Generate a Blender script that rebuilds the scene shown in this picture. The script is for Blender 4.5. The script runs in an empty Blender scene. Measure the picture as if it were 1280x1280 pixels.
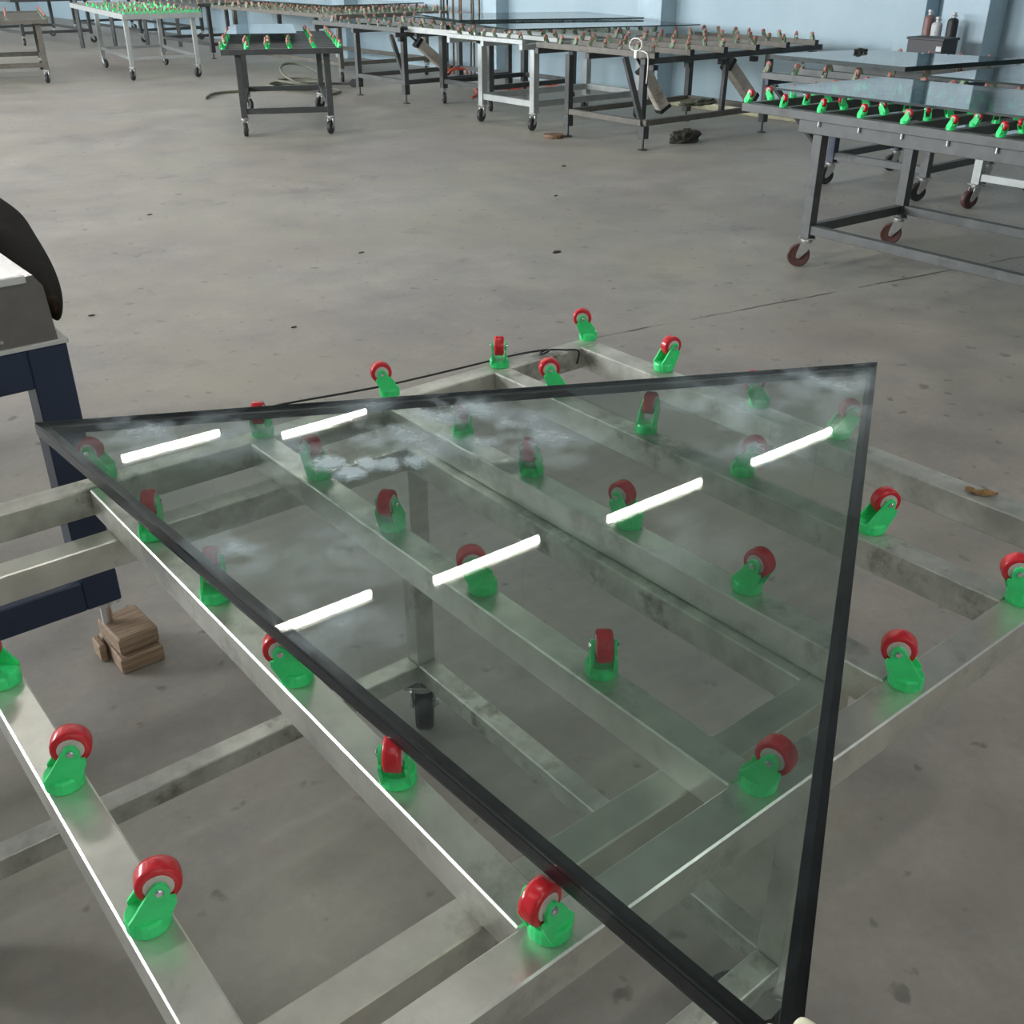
import bpy, bmesh, math, random
from mathutils import Vector, Matrix
random.seed(7)
R = math.radians
PI = math.pi
S = bpy.context.scene
COL = S.collection

# ------------------------------------------------------------------ camera
# world axes: X and Y run along the two directions of the foreground table, Z up, metres
cam = bpy.data.cameras.new('camera')
cam.sensor_width = 36.0
cam.lens = 36.0 * 1283.0 / 1280.0
cam.clip_start = 0.02
cam_o = bpy.data.objects.new('camera', cam)
COL.objects.link(cam_o)
cam_o.location = (0, 0, 1.6)
cam_o.rotation_euler = (R(90 - 28.617), 0, -math.atan2(.6295, .777))
S.camera = cam_o

# ------------------------------------------------------------------ world, exposure
w = bpy.data.worlds.new('world')
S.world = w
w.use_nodes = True
bg = w.node_tree.nodes['Background']
bg.inputs[0].default_value = (0.75, 0.85, 1.0, 1)
bg.inputs[1].default_value = 1.0
vs = S.view_settings
vs.view_transform = 'Standard'
vs.look = 'None'
vs.gamma = 1.0
vs.use_curve_mapping = False
vs.exposure = 0.68
TUBE = 34.0          # radiance of the ceiling tubes
DAY_FILL = 10.0            # power scale of the added daylight fill lamps

def area(name, loc, rot, sx, sy, power, col=(1, 1, 1)):
    l = bpy.data.lights.new(name, 'AREA')
    l.shape = 'RECTANGLE'
    l.size = sx
    l.size_y = sy
    l.energy = power
    l.color = col
    o = bpy.data.objects.new(name, l)
    o.location = loc
    o.rotation_euler = rot
    COL.objects.link(o)
    return o

# added daylight fill: one unseen lamp per left-wall opening, brightening the far floor
WIN_V = [7.0, 12.0, 17.0, 22.0, 27.0]
for wv in WIN_V:
    area('window_daylight', (-6.35, wv + 1.5, 3.1), (0, R(-90 + 12), 0), 1.7, 2.9, DAY_FILL * 60, (0.92, 0.96, 1.0))

# two more unseen fill lamps, added behind the camera for bright front edges
for wx in (-2.0, 3.0):
    area('window_daylight', (wx + 1.0, -4.93, 3.4), (R(-72), 0, R(180)), 1.9, 1.7, DAY_FILL * 4.5, (0.95, 0.97, 1.0))

# ------------------------------------------------------------------ materials
def newmat(name):
    m = bpy.data.materials.new(name)
    m.use_nodes = True
    nt = m.node_tree
    return m, nt, nt.nodes['Principled BSDF']

def coords(nt, scale=(1, 1, 1)):
    g = nt.nodes.new('ShaderNodeNewGeometry')
    mp = nt.nodes.new('ShaderNodeMapping')
    mp.inputs['Scale'].default_value = scale
    nt.links.new(g.outputs['Position'], mp.inputs['Vector'])
    return mp.outputs[0]

def noise(nt, vec, scale, detail=4, rough=.6):
    n = nt.nodes.new('ShaderNodeTexNoise')
    n.inputs['Scale'].default_value = scale
    n.inputs['Detail'].default_value = detail
    n.inputs['Roughness'].default_value = rough
    if vec is not None:
        nt.links.new(vec, n.inputs['Vector'])
    return n.outputs[0]

def ramp(nt, fac, stops):
    r = nt.nodes.new('ShaderNodeValToRGB')
    cr = r.color_ramp
    while len(cr.elements) > len(stops):
        cr.elements.remove(cr.elements[-1])
    while len(cr.elements) < len(stops):
        cr.elements.new(.5)
    for e, (p, c) in zip(cr.elements, stops):
        e.position = p
        e.color = (c, c, c, 1) if not isinstance(c, tuple) else (*c, 1)
    nt.links.new(fac, r.inputs[0])
    return r.outputs[0]

def mixc(nt, fac, a, b, mode='MIX'):
    m = nt.nodes.new('ShaderNodeMix')
    m.data_type = 'RGBA'
    m.blend_type = mode
    for sock, v in ((m.inputs[0], fac), (m.inputs[6], a), (m.inputs[7], b)):
        if hasattr(v, 'links'):
            nt.links.new(v, sock)
        elif isinstance(v, tuple):
            sock.default_value = (*v, 1)
        else:
            sock.default_value = v
    return m.outputs[2]

def mathn(nt, op, a, b=None, clamp=False):
    m = nt.nodes.new('ShaderNodeMath')
    m.operation = op
    m.use_clamp = clamp
    for i, v in enumerate((a, b)):
        if v is None:
            continue
        if hasattr(v, 'links'):
            nt.links.new(v, m.inputs[i])
        else:
            m.inputs[i].default_value = v
    return m.outputs[0]

def bump(nt, b, h, strength=.2, dist=.002):
    n = nt.nodes.new('ShaderNodeBump')
    n.inputs['Strength'].default_value = strength
    n.inputs['Distance'].default_value = dist
    nt.links.new(h, n.inputs['Height'])
    nt.links.new(n.outputs[0], b.inputs['Normal'])

def plain(name, c, rough=.5, metal=0.0, var=.12, vs_=30, dirt=None, dirt_at=.62, emis=None, spec=.5, bmp=0):
    m, nt, b = newmat(name)
    v = coords(nt)
    f = noise(nt, v, vs_)
    lo = tuple(x * (1 - var) for x in c)
    hi = tuple(min(1, x * (1 + var)) for x in c)
    col = ramp(nt, f, [(.3, lo), (.7, hi)])
    if dirt:
        d = noise(nt, v, vs_ * .45, 6, .7)
        col = mixc(nt, ramp(nt, d, [(dirt_at - .06, 0.0), (dirt_at + .06, 1.0)]), col, dirt)
    nt.links.new(col, b.inputs['Base Color'])
    b.inputs['Roughness'].default_value = rough
    b.inputs['Metallic'].default_value = metal
    b.inputs['Specular IOR Level'].default_value = spec
    if bmp:
        bump(nt, b, f, bmp)
    if emis:
        b.inputs['Emission Color'].default_value = (*c, 1)
        b.inputs['Emission Strength'].default_value = emis
    return m

M = {}
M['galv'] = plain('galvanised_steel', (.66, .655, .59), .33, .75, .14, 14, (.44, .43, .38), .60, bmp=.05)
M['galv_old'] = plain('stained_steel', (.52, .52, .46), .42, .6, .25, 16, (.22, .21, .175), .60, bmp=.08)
M['steel_light'] = plain('pale_steel', (.36, .375, .36), .45, .3, .12, 12)
M['steel_dark'] = plain('dark_painted_steel', (.048, .050, .048), .5, .15, .2, 12, (.08, .075, .065), .62)
M['steel_mid'] = plain('grey_painted_steel', (.085, .088, .084), .48, .2, .15, 12, (.055, .052, .048), .62)
M['steel_brown'] = plain('brown_grey_steel', (.115, .105, .085), .55, .1, .2, 12, (.07, .065, .05), .6)
M['steel_blue'] = plain('blue_black_steel', (.035, .045, .07), .5, .1, .15, 12)
M['green'] = plain('green_plastic', (.045, .74, .21), .38, 0, .10, 40)
M['green_dusty'] = plain('dusty_green_plastic', (.15, .24, .14), .5, 0, .3, 25, (.22, .20, .14), .52)
M['red'] = plain('red_polyurethane', (.56, .022, .030), .22, 0, .12, 40)
M['red_dusty'] = plain('dusty_red_polyurethane', (.38, .13, .11), .45, 0, .3, 25, (.33, .24, .19), .58)
M['white'] = plain('white_plastic', (.62, .55, .50), .4, 0, .1, 40)
M['bolt'] = plain('bright_bolt', (.75, .75, .75), .2, 1.0, .05)
M['rubber'] = plain('black_rubber_wheel', (.025, .023, .022), .55, 0, .3, 30, (.08, .07, .06), .65)
M['wheel_brown'] = plain('brown_wheel', (.075, .030, .025), .45, 0, .2, 30)
M['fork'] = plain('zinc_fork', (.55, .55, .53), .35, .8, .1)
M['black'] = plain('black_cap', (.012, .012, .013), .5, 0, .2)
M['seal'] = plain('black_sealant', (.008, .008, .009), .32, 0, .3, 60, bmp=.15)
M['spacer'] = plain('dark_spacer_bar', (.03, .03, .032), .3, .4, .1)
M['navy'] = plain('navy_painted_steel', (.020, .032, .065), .45, .0, .12, 9)
M['stainless'] = plain('brushed_stainless', (.62, .61, .60), .22, 1.0, .08, 20, bmp=.04)
M['stainless_side'] = plain('matte_stainless_side', (.20, .185, .175), .42, .5, .08, 20)
M['ledge'] = plain('pale_plate', (.62, .62, .58), .5, .2, .08, 20)
M['bag'] = plain('dark_brown_cloth', (.010, .007, .005), .85, 0, .5, 7, (.05, .034, .016), .60, bmp=.3, spec=.12)
M['cream'] = plain('cream_glove', (.72, .68, .50), .8, 0, .08, 60, bmp=.3)
M['cord_black'] = plain('black_cord', (.012, .012, .012), .6)
M['cord_white'] = plain('white_cable', (.62, .60, .55), .5)
M['orange'] = plain('orange_hose', (.75, .12, .06), .45)
M['cyl'] = plain('pale_cylinder_tube', (.50, .45, .39), .45, .1, .2, 12, (.28, .22, .17), .6)
M['leaf'] = plain('dry_brown_leaf', (.36, .20, .07), .7, 0, .4, 60, (.16, .09, .03), .55)
M['hose_olive'] = plain('olive_hose', (.13, .13, .09), .6, 0, .3)
M['rust'] = plain('rust_brown', (.16, .09, .05), .7, 0, .4, 20)
M['rag'] = plain('dark_rag', (.055, .05, .04), .8, 0, .5, 20, (.12, .11, .07), .6, bmp=.4)
M['brown_paint'] = plain('brown_cylinder_paint', (.17, .09, .08), .4)
M['grey_paint'] = plain('grey_cylinder_paint', (.42, .44, .44), .4)
M['cream_paint'] = plain('cream_board', (.55, .52, .36), .6, 0, .15, 10)
M['tag'] = plain('yellowed_tag', (.42, .42, .26), .6, 0, .2, 20)
M['redpanel'] = plain('orange_red_panel', (.55, .12, .07), .5)
M['mauve'] = plain('mauve_grey_panel', (.16, .13, .14), .5)
M['concrete_top'] = plain('grey_board', (.3, .29, .27), .7)

def wood():
    m, nt, b = newmat('block_wood')
    v = coords(nt, (3, 26, 40))
    f = noise(nt, v, 3, 6, .65)
    col = ramp(nt, f, [(.25, (.15, .095, .06)), (.55, (.32, .22, .14)), (.8, (.42, .32, .22))])
    nt.links.new(col, b.inputs['Base Color'])
    b.inputs['Roughness'].default_value = .75
    bump(nt, b, f, .35)
    return m
M['wood'] = wood()

def floor_mat():
    m, nt, b = newmat('worn_concrete')
    g = nt.nodes.new('ShaderNodeNewGeometry').outputs['Position']
    big = noise(nt, g, .45, 5, .6)
    mid = noise(nt, g, 2.6, 6, .65)
    fine = noise(nt, g, 38, 6, .75)
    col = ramp(nt, big, [(.3, (.25, .225, .20)), (.5, (.295, .272, .24)), (.72, (.35, .332, .28))])
    col = mixc(nt, .55, col, ramp(nt, mid, [(.25, .22), (.5, .5), (.75, .76)]), 'OVERLAY')
    col = mixc(nt, .30, col, ramp(nt, fine, [(.3, .36), (.7, .62)]), 'OVERLAY')
    # trodden-in dark specks and stains
    sp = noise(nt, g, 13, 3, .5)
    col = mixc(nt, ramp(nt, sp, [(.655, 0.0), (.72, .6)]), col, (.07, .065, .058))
    sp2 = noise(nt, g, 1.7, 7, .7)
    col = mixc(nt, ramp(nt, sp2, [(.575, 0.0), (.70, .5)]), col, (.13, .12, .105))
    pale = noise(nt, g, 1.15, 7, .72)
    col = mixc(nt, ramp(nt, pale, [(.58, 0.0), (.74, .35)]), col, (.42, .40, .36))
    hue = noise(nt, g, .8, 4, .6)
    col = mixc(nt, ramp(nt, hue, [(.45, 0.0), (.7, .5)]), col, (.33, .31, .22))
    hue2 = noise(nt, g, .55, 4, .6)
    col = mixc(nt, ramp(nt, hue2, [(.5, 0.0), (.7, .3)]), col, (.27, .22, .21))
    # saw-cut joint from one point to another across the slab
    sep = nt.nodes.new('ShaderNodeSeparateXYZ')
    nt.links.new(g, sep.inputs[0])
    x, y = sep.outputs[0], sep.outputs[1]
    wob = mathn(nt, 'MULTIPLY', mathn(nt, 'SUBTRACT', noise(nt, g, 5, 4), .5), .035)
    d = mathn(nt, 'ADD', mathn(nt, 'ADD', y, mathn(nt, 'MULTIPLY', x, .178)), mathn(nt, 'ADD', wob, -3.945))
    d = mathn(nt, 'ABSOLUTE', d)
    line = mathn(nt, 'LESS_THAN', d, .009)
    brk = ramp(nt, noise(nt, g, 2.2, 3), [(.40, 0.0), (.50, 1.0)])
    line = mathn(nt, 'MULTIPLY', line, brk)
    line = mathn(nt, 'MULTIPLY', line, mathn(nt, 'GREATER_THAN', x, 3.2))
    col = mixc(nt, mathn(nt, 'MULTIPLY', line, .85), col, (.035, .032, .03))
    nt.links.new(col, b.inputs['Base Color'])
    rr = ramp(nt, mid, [(.3, .42), (.7, .62)])
    nt.links.new(rr, b.inputs['Roughness'])
    h = mathn(nt, 'SUBTRACT', mathn(nt, 'MULTIPLY', fine, .3), line)
    bump(nt, b, h, .25, .004)
    return m
M['floor'] = floor_mat()

def wall_mat():
    m, nt, b = newmat('pale_blue_wall_paint')
    g = nt.nodes.new('ShaderNodeNewGeometry').outputs['Position']
    f = noise(nt, g, .9, 6, .65)
    col = ramp(nt, f, [(.3, (.27, .37, .42)), (.55, (.315, .415, .46)), (.8, (.36, .455, .49))])
    st = nt.nodes.new('ShaderNodeMapping')
    st.inputs['Scale'].default_value = (9, 9, .6)
    nt.links.new(g, st.inputs[0])
    f2 = noise(nt, st.outputs[0], 1.0, 6, .7)
    col = mixc(nt, ramp(nt, f2, [(.60, 0.0), (.72, .35)]), col, (.40, .47, .50))
    nt.links.new(col, b.inputs['Base Color'])
    b.inputs['Roughness'].default_value = .55
    bump(nt, b, f, .15, .01)
    return m
M['wall'] = wall_mat()
M['pil'] = plain('blue_pilaster_paint', (.36, .47, .53), .6, 0, .1, 3, (.26, .34, .39), .66)
M['ceil'] = plain('grey_roof_sheet', (.075, .08, .078), .6, .0, .1, 4)
M['cladding'] = plain('dark_green_grey_cladding', (.06, .075, .072), .55, 0, .1, 2)
M['farwall'] = plain('grey_far_wall', (.30, .33, .34), .7, 0, .1, 2)

def glass(name, tint, stains=None, f0=.042):
    """clear sheet: passes light, mirrors by the Schlick law on either face"""
    m, nt, b = newmat(name)
    nt.nodes.remove(b)
    out = nt.nodes['Material Output']
    geo = nt.nodes.new('ShaderNodeNewGeometry')
    dt = nt.nodes.new('ShaderNodeVectorMath')
    dt.operation = 'DOT_PRODUCT'
    nt.links.new(geo.outputs['Incoming'], dt.inputs[0])
    nt.links.new(geo.outputs['Normal'], dt.inputs[1])
    c = mathn(nt, 'ABSOLUTE', dt.outputs['Value'])
    k = mathn(nt, 'POWER', mathn(nt, 'SUBTRACT', 1.0, c, True), 5.0)
    F = mathn(nt, 'ADD', mathn(nt, 'MULTIPLY', k, 1 - f0), f0, True)
    tr = nt.nodes.new('ShaderNodeBsdfTransparent')
    tr.inputs[0].default_value = (*tint, 1)
    gl = nt.nodes.new('ShaderNodeBsdfGlossy')
    gl.inputs['Roughness'].default_value = .012
    mx = nt.nodes.new('ShaderNodeMixShader')
    nt.links.new(F, mx.inputs[0])
    nt.links.new(tr.outputs[0], mx.inputs[1])
    nt.links.new(gl.outputs[0], mx.inputs[2])
    res = mx.outputs[0]
    if stains:
        P = geo.outputs['Position']
        n1 = noise(nt, P, 48, 5, .7)
        n2 = noise(nt, P, 11, 6, .65)
        tot = None
        for (x, y, rx, amt, hard) in stains:
            vm = nt.nodes.new('ShaderNodeVectorMath')
            vm.operation = 'DISTANCE'
            nt.links.new(P, vm.inputs[0])
            vm.inputs[1].default_value = (x, y, .894)
            q = mathn(nt, 'SUBTRACT', 1.0, mathn(nt, 'DIVIDE', vm.outputs['Value'], rx), True)
            if hard:
                q = mathn(nt, 'MULTIPLY', ramp(nt, mathn(nt, 'MULTIPLY', q, n1), [(.20, 0.0), (.36, 1.0)]), amt)
            else:
                q = mathn(nt, 'MULTIPLY', mathn(nt, 'MULTIPLY', q, ramp(nt, n2, [(.42, 0.0), (.66, 1.0)])), amt)
            tot = q if tot is None else mathn(nt, 'MAXIMUM', tot, q)
        # a faint film of dust all over
        film = ramp(nt, noise(nt, P, 2.5, 5, .7), [(.35, .0), (.80, .030)])
        tot = mathn(nt, 'MAXIMUM', tot, film)
        up = nt.nodes.new('ShaderNodeSeparateXYZ')
        nt.links.new(geo.outputs['True Normal'], up.inputs[0])
        df = nt.nodes.new('ShaderNodeBsdfDiffuse')
        df.inputs[0].default_value = (.72, .82, .86, 1)
        m2 = nt.nodes.new('ShaderNodeMixShader')
        nt.links.new(tot, m2.inputs[0])
        nt.links.new(res, m2.inputs[1])
        nt.links.new(df.outputs[0], m2.inputs[2])
        res = m2.outputs[0]
    nt.links.new(res, out.inputs['Surface'])
    return m
STAINS = [(.46, 1.15, .10, .55, 0), (.57, 1.06, .13, .35, 0), (.45, .92, .12, .40, 0), (.69, 1.39, .12, .5, 0), (.84, 1.34, .15, .75, 0),
          (.95, 1.34, .13, .9, 0), (.99, 1.22, .13, .8, 0), (1.02, 1.14, .10, .5, 0),
          (.70, 1.26, .050, .6, 1), (.69, 1.31, .055, .6, 1), (.735, 1.27, .045, .55, 1), (.76, 1.25, .045, .5, 1), (.80, 1.23, .045, .5, 1),
          (.87, 1.48, .12, .35, 0), (1.39, 1.08, .18, .40, 0), (1.27, .93, .13, .45, 0), (1.60, 1.01, .22, .45, 0),
          (.52, 1.60, .16, .6, 0), (.60, 1.52, .14, .5, 0), (.95, .80, .15, .15, 0)]
M['glass_top'] = glass('igu_upper_pane_glass', (.935, .965, .950), STAINS, .036)
M['glass_low'] = glass('igu_lower_pane_glass', (.935, .965, .950), None, .032)
M['glass_edge'] = plain('green_glass_edge', (.010, .018, .017), .15, 0, .1)
M['glass_far'] = glass('sheet_glass', (.90, .95, .93), None, .12)
M['glass_mirror'] = glass('coated_sheet_glass', (.6, .65, .68), None, .55)
M['glass_sheet_edge'] = plain('dark_glass_edge', (.018, .03, .03), .2, 0, .1)

def emit(name, c, s):
    m, nt, b = newmat(name)
    nt.nodes.remove(b)
    e = nt.nodes.new('ShaderNodeEmission')
    e.inputs[0].default_value = (*c, 1)
    e.inputs[1].default_value = s
    nt.links.new(e.outputs[0], nt.nodes['Material Output'].inputs[0])
    return m
M['tube'] = emit('lit_tube', (1, .985, .95), TUBE)

# ------------------------------------------------------------------ mesh helpers
def tag(o, label=None, cat=None, group=None, kind=None):
    if label: o['label'] = label
    if cat: o['category'] = cat
    if group: o['group'] = group
    if kind: o['kind'] = kind
    return o

def empty(name, loc=(0, 0, 0), rz=0, label=None, cat=None, group=None):
    o = bpy.data.objects.new(name, None)
    COL.objects.link(o)
    o.location = loc
    o.rotation_euler = (0, 0, rz)
    o.empty_display_size = .1
    return tag(o, label, cat, group)

def link(name, me, parent=None, loc=None, rot=None):
    o = bpy.data.objects.new(name, me)
    COL.objects.link(o)
    if parent is not None: o.parent = parent
    if loc is not None: o.location = loc
    if rot is not None: o.rotation_euler = rot
    return o

def finish(bm, name, mat, smooth=False):
    me = bpy.data.meshes.new(name)
    bmesh.ops.recalc_face_normals(bm, faces=bm.faces)
    bm.to_mesh(me)
    bm.free()
    for mm in (mat if isinstance(mat, list) else [mat]):
        me.materials.append(mm)
    if smooth:
        for p in me.polygons: p.use_smooth = True
    return me

def bm_box(bm, x0, x1, y0, y1, z0, z1, bev=0, mi=0, mtx=None):
    vsx = [bm.verts.new((x, y, z)) for x in (x0, x1) for y in (y0, y1) for z in (z0, z1)]
    f = [(0, 1, 3, 2), (4, 6, 7, 5), (0, 4, 5, 1), (2, 3, 7, 6), (0, 2, 6, 4), (1, 5, 7, 3)]
    fs = [bm.faces.new([vsx[i] for i in q]) for q in f]
    for q in fs: q.material_index = mi
    if bev:
        es = list({e for q in fs for e in q.edges})
        r = bmesh.ops.bevel(bm, geom=es, offset=bev, segments=1, affect='EDGES')
        vsx = list({v for q in r['faces'] for v in q.verts} | {v for v in vsx if v.is_valid})
    if mtx is not None:
        bmesh.ops.transform(bm, matrix=mtx, verts=[v for v in vsx if v.is_valid])

def box(name, x0, x1, y0, y1, z0, z1, mat, parent=None, bev=.002):
    """a box mesh whose origin sits at its own centre"""
    cx, cy, cz = (x0 + x1) / 2, (y0 + y1) / 2, (z0 + z1) / 2
    bm = bmesh.new()
    bm_box(bm, x0 - cx, x1 - cx, y0 - cy, y1 - cy, z0 - cz, z1 - cz, bev)
    return link(name, finish(bm, name, mat), parent, (cx, cy, cz))

def bar(name, a, b, w, h, mat, parent=None, bev=.002):
    """rectangular tube from a to b (centre line)"""
    a, b = Vector(a), Vector(b)
    d = b - a
    L = d.length
    bm = bmesh.new()
    bm_box(bm, -L / 2, L / 2, -w / 2, w / 2, -h / 2, h / 2, bev)
    o = link(name, finish(bm, name, mat), parent, (a + b) / 2)
    o.rotation_mode = 'QUATERNION'
    x = d.normalized()
    up = Vector((0, 0, 1)) if abs(x.z) < .95 else Vector((0, 1, 0))
    y = up.cross(x).normalized()
    z = x.cross(y)
    o.rotation_quaternion = Matrix((x, y, z)).transposed().to_quaternion()
    return o

def bm_cyl(bm, c, r0, r1, h, seg=16, axis='Z', mi=0):
    mt = Matrix.Translation(Vector(c))
    if axis == 'Y': mt = mt @ Matrix.Rotation(R(90), 4, 'X')
    if axis == 'X': mt = mt @ Matrix.Rotation(R(90), 4, 'Y')
    r = bmesh.ops.create_cone(bm, cap_ends=True, segments=seg, radius1=r0, radius2=r1, depth=h, matrix=mt)
    for v in r['verts']:
        for f in v.link_faces: f.material_index = mi

def lathe(bm, prof, seg=20, axis='Z', c=(0, 0, 0)):
    rings = []
    c = Vector(c)
    for r, h in prof:
        ring = []
        for i in range(seg):
            a = 2 * PI * i / seg
            p = (r * math.cos(a), r * math.sin(a), h) if axis == 'Z' else (r * math.cos(a), h, r * math.sin(a))
            ring.append(bm.verts.new(Vector(p) + c))
        rings.append(ring)
    for A, B in zip(rings, rings[1:]):
        for i in range(seg):
            bm.faces.new((A[i], A[(i + 1) % seg], B[(i + 1) % seg], B[i]))
    bm.faces.new(rings[0][::-1])
    bm.faces.new(rings[-1])

def tube(name, pts, r, mat, parent=None, sub=3, seg=8):
    """a round cord swept along a smooth curve through pts, as a mesh"""
    P = [Vector(p) for p in pts]
    Q = []
    for k in range(len(P) - 1):
        p0, p1, p2, p3 = P[max(0, k - 1)], P[k], P[k + 1], P[min(len(P) - 1, k + 2)]
        for i in range(sub):
            t = i / sub
            Q.append(.5 * ((2 * p1) + (p2 - p0) * t + (2 * p0 - 5 * p1 + 4 * p2 - p3) * t * t + (3 * p1 - p0 - 3 * p2 + p3) * t ** 3))
    Q.append(P[-1])
    bm = bmesh.new()
    rings = []
    nrm = None
    for k, q in enumerate(Q):
        d = (Q[min(k + 1, len(Q) - 1)] - Q[max(k - 1, 0)])
        d = d.normalized() if d.length > 1e-9 else Vector((1, 0, 0))
        if nrm is None: nrm = d.orthogonal().normalized()
        nrm = (nrm - d * nrm.dot(d)).normalized()
        b = d.cross(nrm)
        rings.append([bm.verts.new(q + (nrm * math.cos(2 * PI * i / seg) + b * math.sin(2 * PI * i / seg)) * r) for i in range(seg)])
    for A, B in zip(rings, rings[1:]):
        for i in range(seg): bm.faces.new((A[i], A[(i + 1) % seg], B[(i + 1) % seg], B[i]))
    bm.faces.new(rings[0][::-1]); bm.faces.new(rings[-1])
    return link(name, finish(bm, name, mat, True), parent)

# ------------------------------------------------------------------ small roller caster (green yoke, red wheel)
def make_roller(detail, gm, rm):
    """meshes of one roller: yoke (origin at its foot, leaning to +X), wheel, hub, axle"""
    seg = 20 if detail else 8
    bm = bmesh.new()
    lathe(bm, [(.0200, 0), (.0212, .002), (.0212, .014), (.0195, .0175), (.012, .018)] if detail else [(.021, 0), (.020, .015)], seg)
    prof = [(-.0150, .004), (.0145, .004), (.0210, .018), (.0285, .034), (.0285, .041), (.0238, .0415), (.0245, .0520),
            (.0215, .0585), (.0160, .0610), (.0105, .0585), (.0060, .0520), (-.0110, .0270), (-.0165, .0200)]
    if not detail:
        prof = [(-.019, .004), (.018, .004), (.0285, .036), (.023, .058), (.010, .058), (-.012, .022)]
    for s in (-1, 1):
        y0, y1 = s * .0125, s * .0162
        a = [bm.verts.new((x, y0, z)) for x, z in prof]
        b = [bm.verts.new((x, y1, z)) for x, z in prof]
        bm.faces.new(a)
        bm.faces.new(b[::-1])
        n = len(prof)
        for i in range(n):
            bm.faces.new((a[i], a[(i + 1) % n], b[(i + 1) % n], b[i]))
    yoke = finish(bm, 'roller_yoke', gm)
    R0 = .0215
    bm = bmesh.new()
    if detail:
        lathe(bm, [(.0140, -.0098), (.0180, -.0104), (.0208, -.0090), (R0, -.005), (R0, .005), (.0208, .0090), (.0180, .0104), (.0140, .0098)], 28, 'Y')
    else:
        lathe(bm, [(.017, -.0095), (R0, -.006), (R0, .006), (.017, .0095)], 10, 'Y')
    wheel = finish(bm, 'roller_wheel', rm, detail)
    bm = bmesh.new()
    lathe(bm, [(.0140, -.0104), (.0140, .0104)], 20 if detail else 8, 'Y')
    if detail:
        lathe(bm, [(.008, -.0122), (.008, .0122)], 14, 'Y')
    hub = finish(bm, 'roller_hub', M['white'])
    bm = bmesh.new()
    lathe(bm, [(.0030, -.0195), (.0042, -.0185), (.0046, -.0160), (.0046, .0160), (.0042, .0185), (.0030, .0195)], 12, 'Y')
    axle = finish(bm, 'roller_axle', M['bolt'], False)
    return yoke, wheel, hub, axle
RNEW = make_roller(True, M['green'], M['red'])
RMID = make_roller(False, M['green'], M['red_dusty'])
ROLD = make_roller(False, M['green_dusty'], M['red_dusty'])
AX = (.0155, 0, .0515)

def put_roller(parent, x, y, z, deg, kit, full=True, tilt=0):
    o = link('roller', kit[0], parent, (x, y, z), (0, 0, R(deg)))
    wo = link('wheel', kit[1], o, AX)
    if full:
        link('hub', kit[2], o, AX)
        link('axle', kit[3], o, AX)
    return o

# ------------------------------------------------------------------ big swivel castor under table legs
def make_castor(wm, r=.064):
    bm = bmesh.new()
    bm_box(bm, -.045, .045, -.04, .04, 2 * r + .034, 2 * r + .040, .001)
    lathe(bm, [(.030, 2 * r + .034), (.034, 2 * r + .025), (.030, 2 * r + .012), (.02, 2 * r + .008)], 16)
    prof = [(-.028, 2 * r + .014), (.030, 2 * r + .014), (.048, r + .012), (.048, r - .010), (.038, r - .016), (.026, r - .010), (-.012, r + .03)]
    for s in (-1, 1):
        a = [bm.verts.new((x, s * .024, z)) for x, z in prof]
        b = [bm.verts.new((x, s * .028, z)) for x, z in prof]
        bm.faces.new(a)
        bm.faces.new(b[::-1])
        n = len(prof)
        for i in range(n):
            bm.faces.new((a[i], a[(i + 1) % n], b[(i + 1) % n], b[i]))
    lathe(bm, [(.008, -.033), (.008, .033)], 10, 'Y', (.036, 0, r))
    fork = finish(bm, 'castor_fork', M['fork'])
    bm = bmesh.new()
    lathe(bm, [(r * .55, -.016), (r * .90, -.020), (r, -.012), (r, .012), (r * .90, .020), (r * .55, .016)], 24, 'Y')
    wh = finish(bm, 'castor_wheel', wm, False)
    return fork, wh, r
CB = make_castor(M['rubber'])
CR = make_castor(M['wheel_brown'])
CASTOR_H = 2 * .064 + .040

def put_castor(parent, x, y, deg, kit, z=0.0):
    o = link('castor', kit[0], parent, (x, y, z), (0, 0, R(deg)))
    link('wheel', kit[1], o, (.036, 0, kit[2]))
    return o

def put_jack(parent, x, y, mat, dark, drop=0):
    """box socket with a screw foot"""
    bm = bmesh.new()
    lathe(bm, [(.045, 0), (.045, .008), (.012, .014), (.010, .10), (.010, .13)], 12)
    link('screw_foot', finish(bm, 'screw_foot', dark), parent, (x, y, 0))
    return box('foot_socket', x - .035, x + .035, y - .035, y + .035, .10, .21, dark, parent)

# ------------------------------------------------------------------ setting
def struct(o):
    o['kind'] = 'structure'
    return o
X0, X1, Y0, Y1, ZC = -6.4, 10.1, -5.0, 34.0, 6.2
fl = struct(box('floor', X0 - .3, X1 + .3, Y0 - .3, Y1 + .3, -.12, 0, M['floor'], None, 0))
struct(box('wall_right', X1, X1 + .24, Y0, Y1, 0, 4.1, M['wall'], None, 0))
struct(box('trim_8', X1 - .02, X1 + .24, Y0, Y1, 4.1, ZC, M['cladding'], None, 0))
struct(box('trim_7', X0, X1, Y1 - .02, Y1 + .24, 4.1, ZC, M['cladding'], None, 0))
struct(box('wall_far', X0, X1, Y1, Y1 + .24, 0, 4.1, M['wall'], None, 0))
struct(box('wall_near', X0, X1, Y0 - .24, Y0, 0, ZC, M['farwall'], None, 0))
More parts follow.
